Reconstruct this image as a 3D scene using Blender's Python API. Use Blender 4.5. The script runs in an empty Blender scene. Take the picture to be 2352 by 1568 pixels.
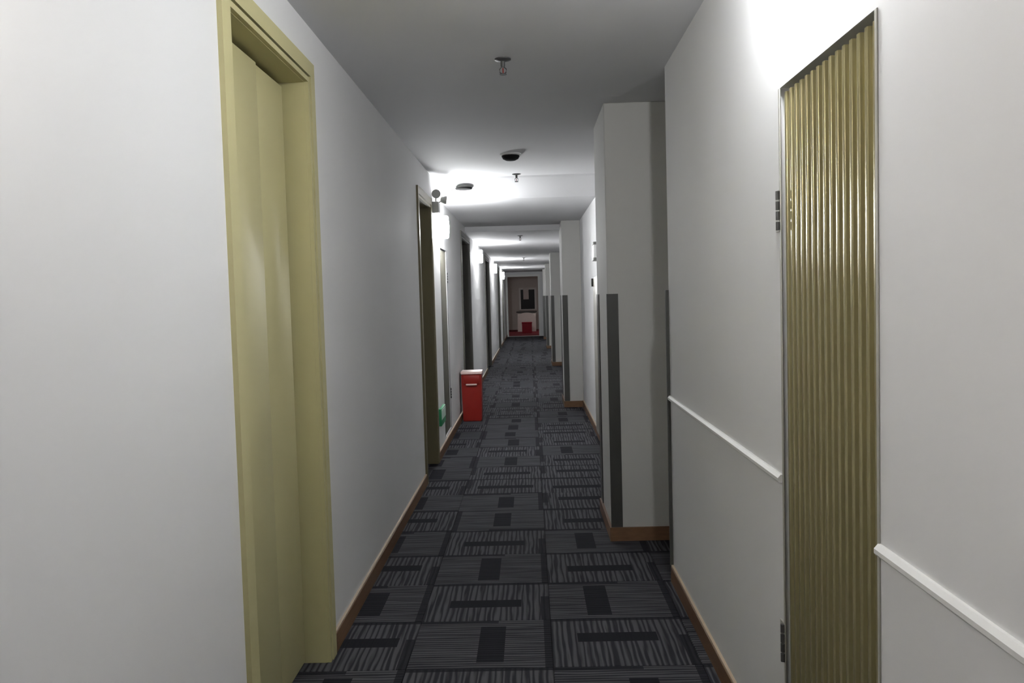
import bpy, bmesh, math, random
from mathutils import Matrix, Vector

random.seed(7)
S = bpy.context.scene
COL = S.collection

# ------------------------------------------------------------------ camera
F, CXP, CYP = 1950.0, 1176.0, 784.0            # focal length and centre in pixels of the 2352x1568 frame
ey = Vector((40.0, 104.0, -F)).normalized()    # corridor axis seen from the camera
ez = Vector((-0.028, 1.0, (-0.028 * 40 + 104) / F)).normalized()
ex = ey.cross(ez)
cam_d = bpy.data.cameras.new('camera')
cam_d.sensor_width = 36.0
cam_d.lens = F / 2352.0 * 36.0
cam_d.clip_start = 0.02
cam = bpy.data.objects.new('camera', cam_d)
COL.objects.link(cam)
cam.matrix_world = Matrix.Translation((0, 0, 1.3)) @ Matrix((ex, ey, ez)).to_4x4()
S.camera = cam

# ------------------------------------------------------------------ world, exposure
w = bpy.data.worlds.new('world')
S.world = w
w.use_nodes = True
w.node_tree.nodes['Background'].inputs[0].default_value = (0.01, 0.012, 0.02, 1)
w.node_tree.nodes['Background'].inputs[1].default_value = 0.1
S.view_settings.view_transform = 'Standard'
S.view_settings.look = 'None'
S.view_settings.gamma = 1.0
S.view_settings.use_curve_mapping = False
S.view_settings.exposure = 1.7
S.cycles.diffuse_bounces = 5
S.cycles.glossy_bounces = 3
S.cycles.max_bounces = 6
S.cycles.use_light_tree = False
LAMP = 112.0          # radiance of the frosted lamp shades
LAMP_NEAR = 70.0
LAMP_FILL = 26.0  # radiance of the added lamp beside the camera

# ------------------------------------------------------------------ dimensions (metres)
XL, XR, XR2 = -0.76, 0.615, 0.60       # left wall, near right wall, right wall past the first pillar
ZC, ZC2, ZC3 = 2.28, 2.155, 2.09       # ceiling and its two steps down
YB, YE = -4.5, 27.6                    # corridor ends
Y_ST1, Y_ST2 = 6.96, 10.3
Y_END1 = 3.77                          # near right wall ends, alcove begins
PIL = [(0.405, 4.43, 5.08), (0.385, 9.83, 10.5), (0.40, 15.7, 16.35), (0.405, 20.9, 21.55), (0.41, 25.4, 26.0)]

# ------------------------------------------------------------------ helpers
def new_mat(name):
    m = bpy.data.materials.new(name)
    m.use_nodes = True
    return m, m.node_tree, m.node_tree.nodes['Principled BSDF']

def plain(name, col, rough=0.6, metal=0.0, noise=0.06, scale=14.0, bump=0.0, bscale=220.0, spec=None, stretch=(1, 1, 1)):
    """a procedural material: base colour with a little noise, optional fine bump"""
    m, t, b = new_mat(name)
    N, L = t.nodes, t.links
    tc = N.new('ShaderNodeTexCoord')
    mp = N.new('ShaderNodeMapping')
    mp.inputs['Scale'].default_value = stretch
    L.new(tc.outputs['Object'], mp.inputs['Vector'])
    nz = N.new('ShaderNodeTexNoise')
    nz.inputs['Scale'].default_value = scale
    nz.inputs['Detail'].default_value = 1
    L.new(mp.outputs[0], nz.inputs['Vector'])
    mx = N.new('ShaderNodeMix')
    mx.data_type = 'RGBA'
    mx.inputs[6].default_value = tuple(c * (1 - noise) for c in col) + (1,)
    mx.inputs[7].default_value = tuple(min(1, c * (1 + noise)) for c in col) + (1,)
    L.new(nz.outputs['Fac'], mx.inputs[0])
    L.new(mx.outputs[2], b.inputs['Base Color'])
    b.inputs['Roughness'].default_value = rough
    b.inputs['Metallic'].default_value = metal
    if spec is not None:
        b.inputs['Specular IOR Level'].default_value = spec
    if bump:
        n2 = N.new('ShaderNodeTexNoise')
        n2.inputs['Scale'].default_value = bscale
        L.new(mp.outputs[0], n2.inputs['Vector'])
        bp = N.new('ShaderNodeBump')
        bp.inputs['Strength'].default_value = bump
        bp.inputs['Distance'].default_value = 0.002
        L.new(n2.outputs['Fac'], bp.inputs['Height'])
        L.new(bp.outputs[0], b.inputs['Normal'])
    return m

def glow(name, col, strength):
    m, t, b = new_mat(name)
    b.inputs['Base Color'].default_value = (0.9, 0.9, 0.88, 1)
    b.inputs['Emission Color'].default_value = col + (1,)
    b.inputs['Emission Strength'].default_value = strength
    return m

def finish(name, bm, mat, parent=None, smooth=False):
    bmesh.ops.recalc_face_normals(bm, faces=bm.faces)
    me = bpy.data.meshes.new(name)
    bm.to_mesh(me)
    bm.free()
    if smooth:
        for p in me.polygons:
            p.use_smooth = True
        try:
            me.set_sharp_from_angle(angle=math.radians(40))
        except Exception:
            pass
    o = bpy.data.objects.new(name, me)
    COL.objects.link(o)
    if mat is not None:
        me.materials.append(mat)
    if parent is not None:
        o.parent = parent
        o.matrix_parent_inverse = Matrix.Translation(-Vector(world_loc(parent)))
    return o

def world_loc(o):
    v = Vector(o.location)
    while o.parent is not None:
        v += o.matrix_parent_inverse.to_translation() + Vector(o.parent.location)
        o = o.parent
    return v

def add_box(bm, x0, x1, y0, y1, z0, z1):
    v = [bm.verts.new((x, y, z)) for x in (x0, x1) for y in (y0, y1) for z in (z0, z1)]
    for f in ((0, 1, 3, 2), (4, 6, 7, 5), (0, 4, 5, 1), (2, 3, 7, 6), (0, 2, 6, 4), (1, 5, 7, 3)):
        bm.faces.new([v[i] for i in f])
    return v

def box(name, x0, x1, y0, y1, z0, z1, mat, parent=None, bevel=0.0, seg=2):
    bm = bmesh.new()
    add_box(bm, x0, x1, y0, y1, z0, z1)
    if bevel:
        bmesh.ops.bevel(bm, geom=list(bm.edges), offset=bevel, segments=seg, affect='EDGES', profile=0.5)
    return finish(name, bm, mat, parent, smooth=bool(bevel))

def prism(name, pts, axis, a, b, mat, parent=None):
    """extrude a closed 2D outline from a to b along an axis: 'x' -> pts are (y,z), 'y' -> (x,z), 'z' -> (x,y)"""
    bm = bmesh.new()
    def P(p, t):
        return {'x': (t, p[0], p[1]), 'y': (p[0], t, p[1]), 'z': (p[0], p[1], t)}[axis]
    A = [bm.verts.new(P(p, a)) for p in pts]
    B = [bm.verts.new(P(p, b)) for p in pts]
    n = len(pts)
    bm.faces.new(A)
    bm.faces.new(list(reversed(B)))
    for i in range(n):
        bm.faces.new((A[i], B[i], B[(i + 1) % n], A[(i + 1) % n]))
    return finish(name, bm, mat, parent)

def lathe(name, prof, centre, axis, mat, parent=None, seg=28):
    """revolve (radius, height) points about an axis through centre"""
    bm = bmesh.new()
    rings = []
    for r, h in prof:
        ring = []
        for k in range(seg):
            a = 2 * math.pi * k / seg
            c, s = r * math.cos(a), r * math.sin(a)
            p = {'z': (c, s, h), 'x': (h, c, s), 'y': (s, h, c)}[axis]
            ring.append(bm.verts.new(Vector(p) + Vector(centre)))
        rings.append(ring)
    for i in range(len(rings) - 1):
        for k in range(seg):
            bm.faces.new((rings[i][k], rings[i][(k + 1) % seg], rings[i + 1][(k + 1) % seg], rings[i + 1][k]))
    if prof[0][0] > 1e-6:
        bm.faces.new(rings[0])
    if prof[-1][0] > 1e-6:
        bm.faces.new(list(reversed(rings[-1])))
    bmesh.ops.remove_doubles(bm, verts=bm.verts, dist=1e-6)
    return finish(name, bm, mat, parent, smooth=True)

def tube(name, pts, r, mat, parent=None, seg=10):
    bm = bmesh.new()
    rings = []
    P = [Vector(p) for p in pts]
    for i, p in enumerate(P):
        d = (P[min(i + 1, len(P) - 1)] - P[max(i - 1, 0)]).normalized()
        u = d.cross(Vector((0, 0, 1)))
        if u.length < 1e-4:
            u = d.cross(Vector((0, 1, 0)))
        u.normalize()
        v = d.cross(u)
        rings.append([bm.verts.new(p + r * (math.cos(2 * math.pi * k / seg) * u + math.sin(2 * math.pi * k / seg) * v)) for k in range(seg)])
    for i in range(len(rings) - 1):
        for k in range(seg):
            bm.faces.new((rings[i][k], rings[i][(k + 1) % seg], rings[i + 1][(k + 1) % seg], rings[i + 1][k]))
    bm.faces.new(rings[0])
    bm.faces.new(list(reversed(rings[-1])))
    return finish(name, bm, mat, parent, smooth=True)

def holed_wall(name, axis, t0, t1, a0, a1, z0, z1, holes, mat, backing=False):
    """one connected slab with rectangular openings. axis 'x': slab spans x t0..t1 and runs along y; axis 'y': the reverse.
    holes: (a0, a1, z0, z1). backing: openings are niches, closed at t1."""
    A = sorted({a0, a1} | {h for H in holes for h in H[:2]})
    Z = sorted({z0, z1} | {h for H in holes for h in H[2:]})
    def open_(i, j):
        if i < 0 or j < 0 or i >= len(A) - 1 or j >= len(Z) - 1:
            return True
        ca, cz = (A[i] + A[i + 1]) / 2, (Z[j] + Z[j + 1]) / 2
        return any(H[0] < ca < H[1] and H[2] < cz < H[3] for H in holes)
    bm = bmesh.new()
    vc = {}
    def V(i, j, t):
        k = (i, j, t)
        if k not in vc:
            vc[k] = bm.verts.new((t, A[i], Z[j]) if axis == 'x' else (A[i], t, Z[j]))
        return vc[k]
    for i in range(len(A) - 1):
        for j in range(len(Z) - 1):
            if open_(i, j):
                if backing:
                    bm.faces.new((V(i, j, t1), V(i + 1, j, t1), V(i + 1, j + 1, t1), V(i, j + 1, t1)))
                continue
            for t in (t0, t1):
                bm.faces.new((V(i, j, t), V(i + 1, j, t), V(i + 1, j + 1, t), V(i, j + 1, t)))
            for di, dj, e in ((-1, 0, ((i, j), (i, j + 1))), (1, 0, ((i + 1, j), (i + 1, j + 1))),
                              (0, -1, ((i, j), (i + 1, j))), (0, 1, ((i, j + 1), (i + 1, j + 1)))):
                if open_(i + di, j + dj):
                    (p, q), (r, s) = e
                    bm.faces.new((V(p, q, t0), V(r, s, t0), V(r, s, t1), V(p, q, t1)))
    return finish(name, bm, mat)

def thing(name, loc, label, cat, group=None):
    o = bpy.data.objects.new(name, None)
    o.empty_display_size = 0.05
    COL.objects.link(o)
    o.location = loc
    return tag(o, label, cat, group)

def tag(o, label, cat, group=None):
    o['label'] = label
    o['category'] = cat
    if group:
        o['group'] = group
    return o

def struct(o, label=None):
    o['kind'] = 'structure'
    if label:
        o['label'] = label
    return o

# ------------------------------------------------------------------ materials
M = {}
M['wall'] = plain('wall_paint', (0.70, 0.70, 0.70), 0.75, noise=0.02, scale=3)
M['ceiling'] = plain('ceiling_paint', (0.59, 0.59, 0.60), 0.85, noise=0.02, scale=2)
M['pillar'] = plain('warm_grey_pillar_paint', (0.52, 0.515, 0.49), 0.75, noise=0.03, scale=3)
M['trim_white'] = plain('white_trim', (0.74, 0.74, 0.72), 0.5, noise=0.02)
M['olive'] = plain('olive_door_paint', (0.455, 0.42, 0.225), 0.6, noise=0.035, scale=5, stretch=(1, 1, 0.08))
M['shaded_door'] = plain('dark_grey_brown_door_paint', (0.105, 0.10, 0.085), 0.5, noise=0.05, scale=5, stretch=(1, 1, 0.08))  # far doors: the shade on them is put into the colour
M['olive_shaded'] = plain('olive_door_paint_with_shade', (0.17, 0.145, 0.08), 0.5, noise=0.05, scale=5, stretch=(1, 1, 0.08))  # olive darkened to carry the shade on the second door
M['gold'] = plain('olive_gold_sheet', (0.44, 0.385, 0.20), 0.2, metal=0.5, noise=0.03, scale=6, stretch=(1, 1, 0.1))
M['brown'] = plain('brown_baseboard', (0.17, 0.090, 0.045), 0.45, noise=0.25, scale=22, stretch=(1, 0.12, 3))
M['pale_edge'] = plain('pale_wood_edge', (0.55, 0.44, 0.32), 0.5)
M['guard'] = plain('dark_corner_guard', (0.06, 0.06, 0.055), 0.35, noise=0.08, scale=9)
M['backing'] = plain('carpet_backing', (0.05, 0.05, 0.055), 0.95)
M['steel'] = plain('dull_steel', (0.10, 0.10, 0.10), 0.5, metal=0.5)
M['stile'] = plain('pale_grey_frame_paint', (0.36, 0.35, 0.31), 0.5)
M['hatch_grey'] = plain('grey_olive_sheet', (0.13, 0.125, 0.10), 0.5, noise=0.04)
M['hinge'] = plain('grey_hinge', (0.36, 0.35, 0.31), 0.45, metal=0.3)
M['matt_black'] = plain('matt_black_plastic', (0.015, 0.015, 0.015), 0.9, spec=0.1)
M['black'] = plain('black_plastic', (0.02, 0.02, 0.02), 0.4)
M['grey'] = plain('grey_plastic', (0.22, 0.22, 0.21), 0.45)
M['white_plastic'] = plain('white_plastic', (0.78, 0.78, 0.76), 0.35)
M['red'] = plain('red_enamel', (0.25, 0.013, 0.008), 0.35, noise=0.08)
M['pink_lid'] = plain('pale_pink_plastic', (0.80, 0.60, 0.55), 0.4)
M['green'] = plain('exit_green', (0.03, 0.30, 0.12), 0.4)
M['mint'] = plain('pale_green_panel', (0.62, 0.80, 0.70), 0.4)
M['glass_lamp'] = glow('lit_frosted_glass', (0.97, 0.985, 1.0), LAMP)
M['glass_lamp_near'] = glow('lit_frosted_glass_near', (0.97, 0.985, 1.0), LAMP_NEAR)
M['glass_lamp_fill'] = glow('lit_frosted_glass_fill', (1.0, 0.94, 0.87), LAMP_FILL)
M['lobby_wall'] = plain('lobby_wall_paint', (0.60, 0.57, 0.54), 0.7, noise=0.03)
M['red_carpet'] = plain('dark_red_carpet', (0.20, 0.012, 0.025), 0.95, noise=0.2, scale=60)
M['night'] = plain('night_glass', (0.008, 0.008, 0.009), 0.35, spec=0.15)
M['paper'] = plain('white_paper', (0.72, 0.68, 0.66), 0.8)
M['crimson'] = plain('crimson_cloth', (0.32, 0.012, 0.03), 0.7, noise=0.12)

def carpet_material():
    """carpet tile: fine loop-pile lines along u, a dark bar across them, a dark strip on one edge (uv in tile units)"""
    m, t, b = new_mat('charcoal_carpet_tile')
    N, L = t.nodes, t.links
    def math_(op, a, b_=None, c=None):
        n = N.new('ShaderNodeMath')
        n.operation = op
        for i, v in enumerate((a, b_, c)):
            if v is None:
                continue
            if isinstance(v, (int, float)):
                n.inputs[i].default_value = v
            else:
                L.new(v, n.inputs[i])
        return n.outputs[0]
    uv = N.new('ShaderNodeUVMap')
    uv.uv_map = 'UVMap'
    sp = N.new('ShaderNodeSeparateXYZ')
    L.new(uv.outputs[0], sp.inputs[0])
    u, v = sp.outputs[0], sp.outputs[1]
    oi = N.new('ShaderNodeObjectInfo')
    rnd = oi.outputs['Random']
    # lines: noise that is long in u and short in v, different on every tile
    cb = N.new('ShaderNodeCombineXYZ')
    L.new(math_('MULTIPLY', u, 1.6), cb.inputs[0])
    L.new(math_('MULTIPLY', v, 26.0), cb.inputs[1])
    L.new(math_('MULTIPLY', rnd, 50.0), cb.inputs[2])
    nz = N.new('ShaderNodeTexNoise')
    nz.inputs['Scale'].default_value = 1.0
    nz.inputs['Detail'].default_value = 1.0
    L.new(cb.outputs[0], nz.inputs['Vector'])
    wave = math_('SINE', math_('ADD', math_('MULTIPLY', v, 2 * math.pi * 23), math_('MULTIPLY', nz.outputs['Fac'], 9.0)))
    lines = N.new('ShaderNodeMapRange')
    lines.inputs[1].default_value = -0.5
    lines.inputs[2].default_value = 0.9
    L.new(math_('MULTIPLY', math_('ADD', wave, 0.2), math_('ADD', nz.outputs['Fac'], 0.35)), lines.inputs[0])
    # dark bar across the lines: u within +-0.1 of a shifted middle, v 0.1..0.86
    uc = math_('ADD', math_('MULTIPLY', rnd, 0.22), 0.36)
    bar_u = math_('LESS_THAN', math_('ABSOLUTE', math_('SUBTRACT', u, uc)), 0.095)
    bar_v = math_('LESS_THAN', math_('ABSOLUTE', math_('SUBTRACT', v, 0.48)), math_('ADD', math_('MULTIPLY', math_('FRACT', math_('MULTIPLY', rnd, 7.3)), 0.14), 0.26))
    bar = math_('MULTIPLY', bar_u, bar_v)
    edge = math_('GREATER_THAN', u, 0.945)
    half = math_('MULTIPLY', math_('GREATER_THAN', v, 0.93), math_('LESS_THAN', u, 0.6))
    dark = math_('MAXIMUM', bar, math_('MULTIPLY', math_('MAXIMUM', edge, half), 0.85))
    mx = N.new('ShaderNodeMix')
    mx.data_type = 'RGBA'
    mx.inputs[6].default_value = (0.022, 0.022, 0.027, 1)
    mx.inputs[7].default_value = (0.080, 0.080, 0.088, 1)
    L.new(lines.outputs[0], mx.inputs[0])
    m2 = N.new('ShaderNodeMix')
    m2.data_type = 'RGBA'
    m2.inputs[7].default_value = (0.010, 0.010, 0.014, 1)
    L.new(dark, m2.inputs[0])
    L.new(mx.outputs[2], m2.inputs[6])
    L.new(m2.outputs[2], b.inputs['Base Color'])
    b.inputs['Roughness'].default_value = 0.95
    b.inputs['Specular IOR Level'].default_value = 0.15
    bp = N.new('ShaderNodeBump')
    bp.inputs['Strength'].default_value = 0.3
    bp.inputs['Distance'].default_value = 0.003
    L.new(lines.outputs[0], bp.inputs['Height'])
    L.new(bp.outputs[0], b.inputs['Normal'])
    return m
M['carpet'] = carpet_material()

# ------------------------------------------------------------------ floor with carpet tiles
floor = struct(box('floor', -0.95, 1.10, YB, YE + 0.12, -0.12, -0.008, M['backing']))
TX, TY = 0.52, 0.44
XS = [-0.99, -0.47, 0.05, 0.57]
def tile_mesh(x_lo, x_hi, turned, flip):
    """tile cut to x_lo..x_hi of its own 0..TX width, with the pattern turned a quarter or not"""
    bm = bmesh.new()
    uvl = bm.loops.layers.uv.new('UVMap')
    g, c = 0.0008, 0.002
    ax, bx_, ay, by = x_lo + g, x_hi - g, g, TY - g
    lo = [bm.verts.new(p) for p in ((ax, ay, -0.008), (bx_, ay, -0.008), (bx_, by, -0.008), (ax, by, -0.008))]
    mi = [bm.verts.new(p) for p in ((ax, ay, -0.0015), (bx_, ay, -0.0015), (bx_, by, -0.0015), (ax, by, -0.0015))]
    hi = [bm.verts.new(p) for p in ((ax + c, ay + c, 0), (bx_ - c, ay + c, 0), (bx_ - c, by - c, 0), (ax + c, by - c, 0))]
    bm.faces.new(hi)
    for A, B in ((lo, mi), (mi, hi)):
        for i in range(4):
            bm.faces.new((A[i], A[(i + 1) % 4], B[(i + 1) % 4], B[i]))
    for f in bm.faces:
        for lp in f.loops:
            a, b_ = lp.vert.co.x / TX, lp.vert.co.y / TY
            if flip:
                a, b_ = 1 - a, 1 - b_
            lp[uvl].uv = (b_, a) if turned else (a, b_)
    bmesh.ops.recalc_face_normals(bm, faces=bm.faces)
    me = bpy.data.meshes.new('carpet_tile')
    bm.to_mesh(me)
    bm.free()
    me.materials.append(M['carpet'])
    return me
tile_cache = {}
k = -6
while True:
    y0 = 3.355 + TY * k
    if y0 > YE - 0.2:
        break
    for c_i, x0 in enumerate(XS):
        lo, hi = (0.13 if c_i == 0 else 0.0), (TX if c_i < 3 else 0.44)
        turned = (c_i + k) % 2 == 1
        if k > 3 and random.random() < 0.22:
            turned = not turned
        flip = k > 2 and random.random() < 0.5
        key = (c_i in (0,), c_i == 3, turned, flip)
        if key not in tile_cache:
            tile_cache[key] = tile_mesh(lo, hi, turned, flip)
        t = bpy.data.objects.new('carpet_tile', tile_cache[key])
        t.location = (x0, y0, 0)
        COL.objects.link(t)
        t.parent = floor
    k += 1

# ------------------------------------------------------------------ ceiling, walls
struct(prism('ceiling', [(YB, ZC), (Y_ST1, ZC), (Y_ST1 + 0.03, ZC - 0.012), (Y_ST1 + 0.50, ZC2), (Y_ST2, ZC2), (Y_ST2, ZC3), (YE, ZC3), (YE, 2.45), (YB, 2.45)],
             'x', -0.95, 1.10, M['ceiling']))
# doors on the left wall: near y, far y, top of the casing, label
DOORS = [(2.14, 3.06, 2.142), (5.87, 6.70, 2.085), (9.55, 10.95, 2.06), (14.6, 16.2, 2.03), (20.4, 21.6, 2.03), (23.6, 24.4, 2.03)]
CAS = 0.075
HATCH_L = (7.31, 7.86, 0.10, 1.74)
HATCH_R = (1.508, 2.088, 0.09, 1.782)
holes = [(a + CAS - 0.02, b - CAS + 0.02, 0.0, z - CAS + 0.02) for a, b, z in DOORS] + [HATCH_L]
wl = struct(holed_wall('wall_left', 'x', XL, -0.93, YB, YE, 0.0, ZC, holes, M['wall']))
struct(holed_wall('wall_right', 'x', XR, 0.72, YB, Y_END1, 0.0, ZC, [HATCH_R], M['wall'], backing=True))
struct(box('wall_alcove', 0.92, 1.05, Y_END1 - 0.35, PIL[0][1] + 0.02, 0, ZC, M['wall']))
struct(box('wall_alcove_return', 0.72, 0.92, Y_END1 - 0.11, Y_END1 - 0.01, 0, ZC, M['wall']))
struct(box('wall_right_far', XR2, 0.75, PIL[0][2], YE, 0, ZC, M['wall']))
struct(box('wall_back', -0.93, 0.75, YB - 0.12, YB, 0, ZC, M['wall']))
for i, (px, y0, y1) in enumerate(PIL):
    struct(box('wall_pillar', px, 0.92 if i == 0 else XR2, y0, y1, 0, ZC, M['pillar'], bevel=0.004, seg=1),
           'white corridor pillar on the right wall, %s from the camera' % ('nearest', 'second', 'third', 'fourth', 'fifth')[i])

# baseboards
def baseboard_run(name, x_wall, side, spans, h=0.072, d=0.013):
    """side +1: the board stands proud towards +x"""
    root = None
    for a, b in spans:
        x0, x1 = sorted((x_wall, x_wall + side * d))
        o = struct(box(name, x0, x1, a, b, 0.0005, h, M['brown'], bevel=0.0015, seg=1))
        x2, x3 = sorted((x_wall, x_wall + side * (d - 0.003)))
        box('cap_strip', x2, x3, a, b, h, h + 0.006, M['pale_edge'], o)
edges = [YB] + [e for a, b, z in DOORS for e in (a, b)] + [YE]
baseboard_run('baseboard_left', XL, 1, [(edges[i], edges[i + 1]) for i in range(0, len(edges), 2)])
baseboard_run('baseboard_right', XR, -1, [(YB, HATCH_R[0] - 0.01), (HATCH_R[1] + 0.01, Y_END1)])
pe = [PIL[0][2]] + [e for p in PIL[1:] for e in p[1:]] + [YE]
baseboard_run('baseboard_right_far', XR2, -1, [(pe[i], pe[i + 1]) for i in range(0, len(pe), 2)])
for i, (px, y0, y1) in enumerate(PIL):
    bm = bmesh.new()
    far = 0.92 if i == 0 else XR2
    o = prism('baseboard_pillar', [(px - 0.013, y0 - 0.013), (far, y0 - 0.013), (far, y0), (px, y0), (px, y1), (px - 0.013, y1)], 'z', 0.0005, 0.072, M['brown'])
    bm.free()
    struct(o)

# dado rail on the near right wall
n_trim = 1
for a, b in ((YB, HATCH_R[0] - 0.002), (HATCH_R[1] + 0.004, Y_END1 + 0.004)):
    pts = [(XR, 0.822), (XR - 0.010, 0.822), (XR - 0.013, 0.826), (XR - 0.013, 0.834), (XR - 0.006, 0.842), (XR, 0.842)]
    struct(prism('trim_%d' % n_trim, pts, 'y', a, b, M['trim_white']), 'thin white dado rail along the near right wall')
    n_trim += 1

# dark corner guards
def guard(px, y, dy, z1, w_front, w_side, t=0.005, side=-1):
    """L profile wrapped round a vertical corner at (px, y); dy: +1 when the body lies towards +y"""
    pts = [(px - t, y - dy * t), (px + w_front, y - dy * t), (px + w_front, y), (px, y), (px, y + dy * w_side), (px - t, y + dy * w_side)]
    return prism('trim_%d' % n_trim, pts, 'z', 0.073, z1, M['guard'])
for i, (px, y0, y1) in enumerate(PIL):
    struct(guard(px, y0, 1, 1.30, 0.055, 0.004), 'dark corner guard on the front edge of a white pillar'); n_trim += 1
    struct(guard(px, y1, -1, 1.30, 0.01, 0.13), 'dark corner guard on the rear edge of a white pillar'); n_trim += 1
struct(guard(XR, Y_END1, -1, 1.31, 0.045, 0.0015, t=0.014), 'dark corner guard at the end of the near right wall'); n_trim += 1

# ------------------------------------------------------------------ left doors
def left_door(i, y0, y1, zt, split, paint):
    root = bpy.data.objects.new('door_%d' % (i + 1), None)
    root.location = (XL, (y0 + y1) / 2, 0)
    COL.objects.link(root)
    struct(root)
    P = 0.014           # casing stands proud of the wall
    def arch(name, o0, o1, ztop, i0, i1, itop, x0, x1, mat):
        """one connected upside-down U: outer o0..o1 / ztop, inner i0..i1 / itop, from x0 to x1"""
        return prism(name, [(o0, 0.001), (o0, ztop), (o1, ztop), (o1, 0.001), (i1, 0.001), (i1, itop), (i0, itop), (i0, 0.001)], 'x', x0, x1, mat, root)
    a, b, c = y0, y1, zt
    arch('casing', a, b, c, a + 0.052, b - 0.052, c - 0.052, XL, XL + P, paint)
    arch('casing_lip', a + 0.058, b - 0.058, c - 0.058, a + CAS, b - CAS, c - CAS, XL - 0.03, XL + P - 0.004, paint)
    arch('jamb', a + CAS - 0.018, b - CAS + 0.018, c - CAS + 0.018, a + CAS + 0.002, b - CAS - 0.002, c - CAS - 0.002, -0.925, XL - 0.004, paint)
    la, lb, lz = a + CAS + 0.005, b - CAS - 0.012, c - CAS - 0.016
    if split:
        m = la + (lb - la) * split
        box('door_leaf', -0.875, -0.832, la, m - 0.002, 0.012, lz, paint, root, bevel=0.003)
        box('narrow_leaf', -0.880, -0.840, m + 0.002, lb, 0.012, lz, paint, root, bevel=0.003)
    else:
        box('door_leaf', -0.875, -0.835, la, lb, 0.012, lz, paint, root, bevel=0.003)
    return root
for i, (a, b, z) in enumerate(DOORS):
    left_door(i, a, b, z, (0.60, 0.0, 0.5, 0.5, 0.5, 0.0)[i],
              M['olive'] if i == 0 else M['olive_shaded'] if i == 1 else M['shaded_door'])

# ------------------------------------------------------------------ corrugated service hatches
def hatch(name, side, rect, label, ribs, sheet, stile):
    """side: +1 set into the right wall, -1 into the left wall"""
    y0, y1, z0, z1 = rect
    xw = XR if side > 0 else XL
    root = thing(name, (xw, (y0 + y1) / 2, z0), label, 'hatch door')
    def X(d):                      # depth into the wall
        return xw + side * d
    # frame: thin angle round the opening
    for ya, yb in ((y0 - .001, y0 + .009), (y1 - .009, y1 + .001)):
        xa, xb = sorted((X(-0.003), X(0.0)))
        box('frame_stile', xa, xb, ya, yb, z0 + .002, z1 - .001, stile, root, bevel=0.001, seg=1)
    xa, xb = sorted((X(0.038), X(0.052)))
    box('frame_head', xa, xb, y0 + .002, y1 - .002, z1 - .013, z1 - .001, M['hinge'], root)
    # corrugated sheet
    bm = bmesh.new()
    a, b, lo, hi = y0 + .0105, y1 - .0105, z0 + .004, z1 - .014
    pitch = (b - a) / ribs
    prof = []
    for r in range(ribs):
        for fr, dep in ((0.0, .0335), (0.22, .0335), (0.28, .0325), (0.33, .0075), (0.36, .006), (0.42, .0055), (0.68, .0055), (0.74, .006), (0.77, .0075), (0.82, .0325), (0.88, .0335)):
            prof.append((a + (r + fr) * pitch, dep))
    prof.append((b, .0335))
    front_lo = [bm.verts.new((X(d), y, lo)) for y, d in prof]
    front_hi = [bm.verts.new((X(d), y, hi)) for y, d in prof]
    back_lo = [bm.verts.new((X(d + .002), y, lo)) for y, d in prof]
    back_hi = [bm.verts.new((X(d + .002), y, hi)) for y, d in prof]
    for i in range(len(prof) - 1):
        bm.faces.new((front_lo[i], front_lo[i + 1], front_hi[i + 1], front_hi[i]))
        bm.faces.new((back_lo[i], back_hi[i], back_hi[i + 1], back_lo[i + 1]))
        bm.faces.new((front_hi[i], front_hi[i + 1], back_hi[i + 1], back_hi[i]))
        bm.faces.new((front_lo[i], back_lo[i], back_lo[i + 1], front_lo[i + 1]))
    o = finish('corrugated_sheet', bm, sheet, root, smooth=True)
    # hinges on the far edge
    for zc in (0.42, 1.49):
        h = bpy.data.objects.new('hinge', None)
        bmh = bmesh.new()
        ya, yb = y1 - 0.002, y1 + 0.028
        x0, x1 = sorted((X(-0.0005), X(-0.004)))
        add_box(bmh, x0, x1, ya, yb, zc - 0.05, zc + 0.05)
        bpy.data.objects.remove(h)
        pl = finish('hinge', bmh, M['stile'], root)
        for q in (-0.037, -0.012, 0.012, 0.037):
            lathe('knuckle', [(0.0055, -0.010), (0.0055, 0.010)], (X(-0.007), y1 - 0.001, zc + q), 'z', M['steel'], pl, seg=10)
    return root
h1 = hatch('service_hatch', 1, HATCH_R, 'tall olive corrugated metal service hatch in the near white wall', 15, M['gold'], M['stile'])
lathe('latch', [(0.006, 0.0), (0.006, 0.006), (0.0, 0.006)], (XR + 0.014, HATCH_R[0] + 0.05, 1.70), 'x', M['black'], h1, seg=10)
h2 = hatch('service_hatch', -1, HATCH_L, 'grey-olive service hatch between low green exit sign and red box', 12, M['hatch_grey'], M['guard'])

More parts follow.
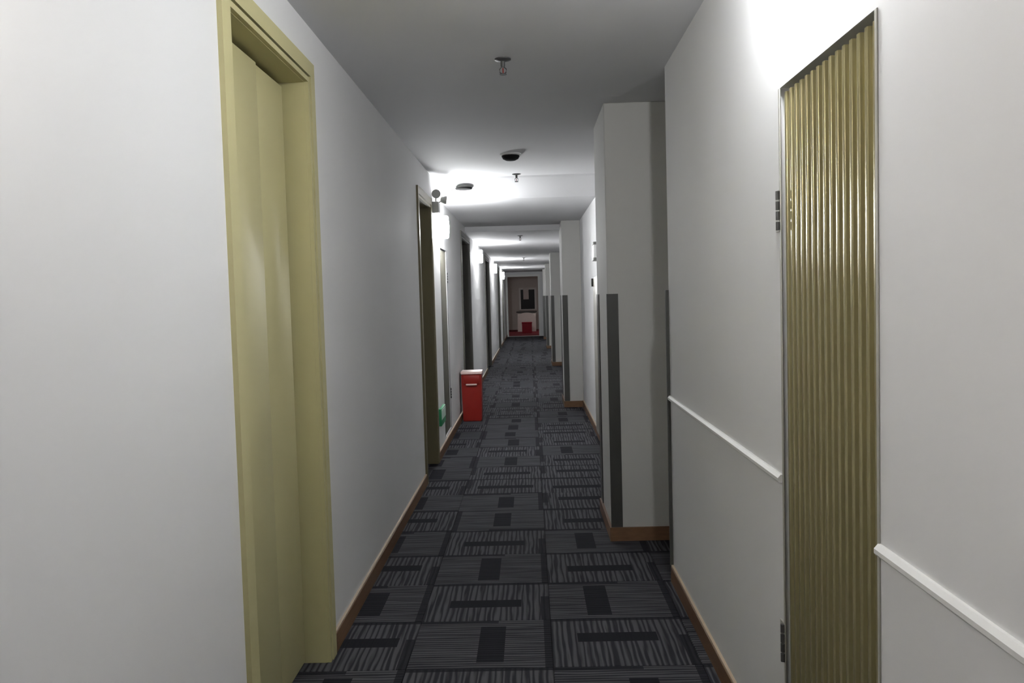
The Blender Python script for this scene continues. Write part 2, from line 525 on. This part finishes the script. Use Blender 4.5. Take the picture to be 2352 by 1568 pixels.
# ------------------------------------------------------------------ wall lamps (each gives its own light)
def sconce(side, y, z, label, mat, d=0.056):
    xw = (XL if side < 0 else (XR if y < Y_END1 else XR2))
    s = -side
    root = thing('wall_lamp', (xw, y, z), label, 'wall lamp', 'corridor wall lamps')
    x0, x1 = sorted((xw, xw + s * 0.012))
    box('back_plate', x0, x1, y - 0.045, y + 0.045, z - 0.06, z + 0.06, M['white_plastic'], root, bevel=0.003)
    x0, x1 = sorted((xw + s * 0.012, xw + s * (d - 0.04)))
    box('arm', x0, x1, y - 0.012, y + 0.012, z - 0.012, z + 0.012, M['white_plastic'], root, bevel=0.002)
    c = (xw + s * d, y, z)
    lathe('glass_shade', [(0.024, -0.095), (0.033, -0.085), (0.037, 0.0), (0.033, 0.085), (0.024, 0.095)], c, 'z', mat, root, seg=12)
    return root
SC = [(-1, 7.25, 1.905, 'lit wall lamp under the twin-head emergency light'),
      (-1, 12.45, 1.90, 'lit wall lamp second along the left wall, beyond the red box'),
      (-1, 17.9, 1.90, 'lit wall lamp third along the left wall'),
      (-1, 23.2, 1.88, 'small lit wall lamp nearest the far doorway')]
for s, y, z, lb in SC:
    sconce(s, y, z, lb, M['glass_lamp'])
sconce(1, 1.92, 2.135, 'lit wall lamp above the corrugated service hatch', M['glass_lamp_near'], d=0.075)
sconce(-1, 0.80, 1.85, 'unseen fill lamp added beside the camera', M['glass_lamp_fill'], d=0.10)  # out of view, added to brighten the near walls

# ------------------------------------------------------------------ emergency twin-head light
em = thing('emergency_light', (XL, 6.88, 1.99), 'grey twin-head emergency light on the wall by the ceiling', 'emergency light')
box('body', XL, XL + 0.055, 6.80, 6.96, 1.985, 2.075, M['grey'], em, bevel=0.006)
def head(base, aim, nm='lamp_head'):
    b0 = Vector(base)
    tube('stalk', [(XL + 0.03, 6.88 + (b0.y - 6.88) * 0.4, 2.07), b0], 0.006, M['grey'], em)
    o = lathe(nm, [(0.010, -0.03), (0.022, -0.022), (0.036, 0.012), (0.036, 0.020), (0.0, 0.020)], (0, 0, 0), 'z', M['grey'], None, seg=20)
    lens = lathe('lens', [(0.030, 0.0205), (0.0, 0.022)], (0, 0, 0), 'z', M['grey'], None, seg=20)
    lens.parent = o
    o.parent = em
    o.matrix_parent_inverse = Matrix.Translation(-Vector(em.location))
    o.location = b0
    o.rotation_euler = Vector(aim).to_track_quat('Z', 'Y').to_euler()
head((XL + 0.035, 6.82, 2.135), (0.25, -1, -0.05))
head((XL + 0.085, 6.95, 2.10), (1, 0.2, -0.15))
tag(tube('power_cable', [(XL + 0.062, 6.90, 2.08), (XL + 0.075, 6.89, 2.12), (-0.64, 7.0, 2.175), (-0.605, 7.10, 2.205)], 0.003, M['grey']),
    'thin grey cable from emergency light to dark ceiling disc', 'cable')

# low exit sign
ex_ = thing('exit_sign', (XL, 6.98, 0.27), 'small green and white exit sign low on the left wall', 'sign')
box('housing', XL, XL + 0.022, 6.83, 7.17, 0.265, 0.405, M['green'], ex_, bevel=0.003)
box('white_panel', XL + 0.022, XL + 0.0235, 6.845, 7.155, 0.315, 0.395, M['mint'], ex_)

# ------------------------------------------------------------------ ceiling fixtures
def sprinkler(x, y, zc, label):
    r = thing('sprinkler', (x, y, zc), label, 'sprinkler', 'ceiling sprinklers')
    lathe('escutcheon', [(0.034, 0.0), (0.034, -0.004), (0.014, -0.010)], (x, y, zc), 'z', M['steel'], r)
    lathe('stem', [(0.009, -0.010), (0.009, -0.030), (0.006, -0.034)], (x, y, zc), 'z', M['steel'], r, seg=14)
    tube('yoke', [(x - .004, y, zc - .032), (x - .014, y, zc - .042), (x - .012, y, zc - .056), (x, y, zc - .062)], 0.0025, M['steel'], r, seg=8)
    tube('yoke', [(x + .004, y, zc - .032), (x + .014, y, zc - .042), (x + .012, y, zc - .056), (x, y, zc - .062)], 0.0025, M['steel'], r, seg=8)
    lathe('glass_bulb', [(0.0, -0.035), (0.0025, -0.038), (0.0025, -0.058), (0.0, -0.060)], (x, y, zc), 'z', M['red'], r, seg=8)
    lathe('deflector', [(0.0, -0.062), (0.015, -0.062), (0.015, -0.064), (0.0, -0.064)], (x, y, zc), 'z', M['steel'], r, seg=16)
sprinkler(-0.084, 3.56, ZC, 'steel sprinkler head on the ceiling nearest the camera')
sprinkler(-0.078, 6.86, ZC, 'sprinkler head on the ceiling just before the first step')
sprinkler(-0.10, 11.1, ZC3, 'sprinkler head on the ceiling after the second step')
sprinkler(-0.095, 17.4, ZC3, 'small far sprinkler head in front of the third lamp')

def detector(x, y, zc, label, r=0.062, flat=False):
    t = thing('smoke_detector', (x, y, zc), label, 'smoke detector', 'ceiling smoke detectors')
    if flat:
        lathe('base', [(r * .7, 0.0), (r * .7, -0.014), (r * .6, -0.016)], (x, y, zc), 'z', M['grey'], t)
        lathe('head', [(r * .9, 0.0), (r, -0.005), (r * .9, -0.016), (r * .5, -0.020), (0.0, -0.021)], (x, y, zc - 0.016), 'z', M['matt_black'], t)
    else:
        lathe('base', [(r + .012, 0.0), (r + .012, -0.008), (r, -0.012)], (x, y, zc), 'z', M['white_plastic'], t)
        lathe('head', [(r * .97, 0.0), (r, -0.006), (r * .86, -0.022), (r * .55, -0.032), (0.0, -0.034)], (x, y, zc - 0.012), 'z', M['matt_black'], t)
detector(-0.104, 5.90, ZC, 'dark domed smoke detector in the middle of the ceiling')
detector(-0.525, 7.15, 2.238, 'flat dark disc on the ceiling by the emergency light', r=0.074, flat=True)

# ------------------------------------------------------------------ red box by the left wall
rb = thing('red_box', (-0.63, 8.97, 0), 'tall narrow red box with pale lid on the carpet by the left wall', 'bin')
bm = bmesh.new()
vs = add_box(bm, -0.730, -0.535, 8.87, 9.09, 0.0005, 0.50)
for v in vs:
    if v.co.z > 0.3:
        v.co.x = -0.6325 + (v.co.x + 0.6325) * 1.10
        v.co.y = 8.98 + (v.co.y - 8.98) * 1.08
bmesh.ops.bevel(bm, geom=list(bm.edges), offset=0.008, segments=2, affect='EDGES')
body = finish('body', bm, M['red'], rb, smooth=True)
box('lid', -0.744, -0.520, 8.855, 9.105, 0.500, 0.528, M['pink_lid'], rb, bevel=0.006)
flap = box('flap', -0.715, -0.550, 8.853, 8.866, 0.40, 0.485, M['red'], rb, bevel=0.003)
box('handle_lip', -0.690, -0.575, 8.838, 8.858, 0.385, 0.400, M['pink_lid'], rb, bevel=0.004)

# ------------------------------------------------------------------ low cabinet and number box past the first pillar
cb_ = thing('wall_cabinet', (XR2, 7.1, 0), 'narrow grey cabinet on the right wall behind the nearest pillar', 'cabinet')
box('body', XR2 - 0.030, XR2, 6.75, 7.55, 0.08, 1.455, M['grey'], cb_, bevel=0.003)
dr = box('cabinet_door', XR2 - 0.036, XR2 - 0.030, 6.77, 7.53, 0.10, 1.44, M['hinge'], cb_, bevel=0.001)
box('handle', XR2 - 0.052, XR2 - 0.036, 7.50, 7.52, 1.37, 1.44, M['black'], dr, bevel=0.002)
nb = thing('wall_box', (XR2, 7.4, 1.59), 'small white wall box with grey end caps behind the nearest pillar', 'wall box')
box('casing', XR2 - 0.04, XR2, 7.30, 7.50, 1.615, 1.725, M['white_plastic'], nb, bevel=0.004)
box('end_cap', XR2 - 0.043, XR2, 7.295, 7.505, 1.590, 1.615, M['grey'], nb, bevel=0.003)
box('end_cap', XR2 - 0.043, XR2, 7.295, 7.505, 1.725, 1.750, M['grey'], nb, bevel=0.003)

# ------------------------------------------------------------------ far doorway and the room beyond
OY = (-0.70, 0.285, 0.0, 1.94)
struct(holed_wall('wall_end', 'y', YE, YE + 0.14, -1.10, 1.30, 0.0, 2.28, [OY], M['wall']))
dj = bpy.data.objects.new('door_7', None)
dj.location = (-0.2, YE, 0)
COL.objects.link(dj)
struct(dj, 'white framed open doorway at the far end of the corridor')
prism('casing', [(-0.758, 0.001), (-0.758, 2.0), (0.36, 2.0), (0.36, 0.001), (0.285, 0.001), (0.285, 1.94), (-0.70, 1.94), (-0.70, 0.001)], 'y', YE - 0.018, YE, M['trim_white'], dj)
box('threshold', -0.70, 0.285, YE + 0.005, YE + 0.135, 0.0005, 0.012, M['paper'], dj, bevel=0.003)
Y2 = 33.2
struct(box('floor_lobby', -1.25, 1.45, YE + 0.12, Y2 + 0.1, -0.12, 0.0, M['red_carpet']))
struct(box('ceiling_lobby', -1.25, 1.45, YE + 0.14, Y2 + 0.1, 2.10, 2.25, M['ceiling']))
struct(box('wall_lobby_left', -1.10, -0.95, YE + 0.14, Y2, 0, 2.10, M['lobby_wall']))
struct(box('wall_lobby_right', 1.15, 1.30, YE + 0.14, Y2, 0, 2.10, M['lobby_wall']))
WIN = (-0.36, 0.22, 0.80, 1.58)
struct(holed_wall('wall_lobby_end', 'y', Y2, Y2 + 0.12, -1.10, 1.30, 0.0, 2.10, [WIN], M['lobby_wall'], backing=False))
wr = bpy.data.objects.new('window_1', None)
wr.location = (-0.07, Y2, 0.8)
COL.objects.link(wr)
struct(wr, 'dark night window with white frame in the far room')
a, b, c, d = WIN
prism('window_frame', [(a - .05, c - .04), (a - .05, d + .05), (b + .05, d + .05), (b + .05, c - .04), (a + .0001, c - .04), (a + .0001, c + .035), (b - .035, c + .035),
                       (b - .035, d - .035), (a + .035, d - .035), (a + .035, c + .034), (a, c + .034), (a, c - .04)][:0] or
      [(a - .05, c), (a - .05, d + .05), (b + .05, d + .05), (b + .05, c), (b - .02, c), (b - .02, d - .02), (a + .02, d - .02), (a + .02, c)], 'y', Y2 - 0.03, Y2, M['trim_white'], wr)
box('pane', a, b, Y2 + 0.04, Y2 + 0.05, c, d, M['night'], wr)
box('sill', a - .06, b + .06, Y2 - 0.09, Y2 - 0.001, c - .045, c, M['trim_white'], wr, bevel=0.004)
tag(box('paper_notice', -0.24, -0.03, Y2 - 0.045, Y2 - 0.036, 1.18, 1.62, M['paper'], bevel=0.001), 'pale paper notice hanging over the dark far window', 'notice')
# white counter with an arched front, red chest before it
ct = thing('reception_counter', (-0.12, 31.6, 0), 'pale counter with arched top under the far window', 'counter')
arc = [(-0.46, 0.0)] + [(-0.12 - 0.34 * math.cos(math.pi * q / 14), 0.50 + 0.20 * math.sin(math.pi * q / 14)) for q in range(15)] + [(0.22, 0.0)]
prism('front_panel', arc, 'y', 31.4, 31.45, M['paper'], ct)
box('body', -0.46, 0.22, 31.45, 31.95, 0.0005, 0.66, M['paper'], ct, bevel=0.01)
box('counter_top', -0.50, 0.26, 31.452, 32.0, 0.70, 0.735, M['black'], ct, bevel=0.006)
box('top_support', -0.44, 0.20, 31.47, 31.93, 0.66, 0.70, M['grey'], ct)
rc = thing('red_chest', (-0.11, 30.1, 0), 'square red chest on the red carpet beyond the doorway', 'chest')
box('body', -0.29, 0.06, 29.95, 30.30, 0.0005, 0.345, M['crimson'], rc, bevel=0.012)
box('lid', -0.30, 0.07, 29.94, 30.31, 0.345, 0.385, M['crimson'], rc, bevel=0.01)
cl = thing('ceiling_lamp', (0.75, 30.2, 2.10), 'unseen round lamp added to light the far room', 'ceiling lamp')  # never in view, put in to brighten the lobby
lathe('ring', [(0.15, 0.0), (0.15, -0.03), (0.13, -0.035)], (0.75, 30.2, 2.10), 'z', M['white_plastic'], cl)
lathe('diffuser', [(0.129, -0.03), (0.11, -0.055), (0.0, -0.065)], (0.75, 30.2, 2.10), 'z', glow('lit_diffuser', (1.0, 0.9, 0.84), 14.0), cl)

# ------------------------------------------------------------------ labels of the setting
DOOR_LABELS = {'door_1': 'olive door with olive casing in the near left wall', 'door_2': 'shade-darkened olive door just before the emergency light',
               'door_3': 'shade-darkened double door behind the red box', 'door_4': 'shade-darkened double door past the second left wall lamp',
               'door_5': 'narrow shade-darkened door past the third left wall lamp', 'door_6': 'shade-darkened door nearest the far doorway'}
SET_LABELS = {'floor': 'corridor floor laid with charcoal patterned carpet tiles', 'ceiling': 'plain white corridor ceiling with two steps down',
              'wall_left': 'white left wall with the doors and lamps', 'wall_right': 'near white right wall with dado rail and hatch',
              'wall_alcove': 'back wall of the alcove before the first pillar', 'wall_alcove_return': 'end wall of the alcove before the first pillar',
              'wall_right_far': 'white right wall running behind the pillars', 'wall_back': 'plain white wall closing the corridor behind the camera',
              'wall_end': 'white end wall around the far doorway', 'floor_lobby': 'dark red carpet of the room beyond the doorway',
              'ceiling_lobby': 'ceiling of the room beyond the doorway', 'wall_lobby_left': 'left wall of the room beyond the doorway',
              'wall_lobby_right': 'right wall of the room beyond the doorway', 'wall_lobby_end': 'wall with the dark window beyond the doorway',
              'baseboard_left': 'brown wooden baseboard along the left wall', 'baseboard_right': 'brown wooden baseboard along the near right wall',
              'baseboard_right_far': 'brown wooden baseboard behind the pillars', 'baseboard_pillar': 'brown wooden baseboard round the foot of a pillar'}
for o in list(COL.objects):
    if o.get('kind') == 'structure' and o.parent is None:
        base = o.name.split('.')[0]
        if 'label' not in o:
            o['label'] = DOOR_LABELS.get(base) or SET_LABELS.get(base) or 'part of the corridor setting'
        o['category'] = base.split('_')[0] if base != 'wall_pillar' else 'pillar'
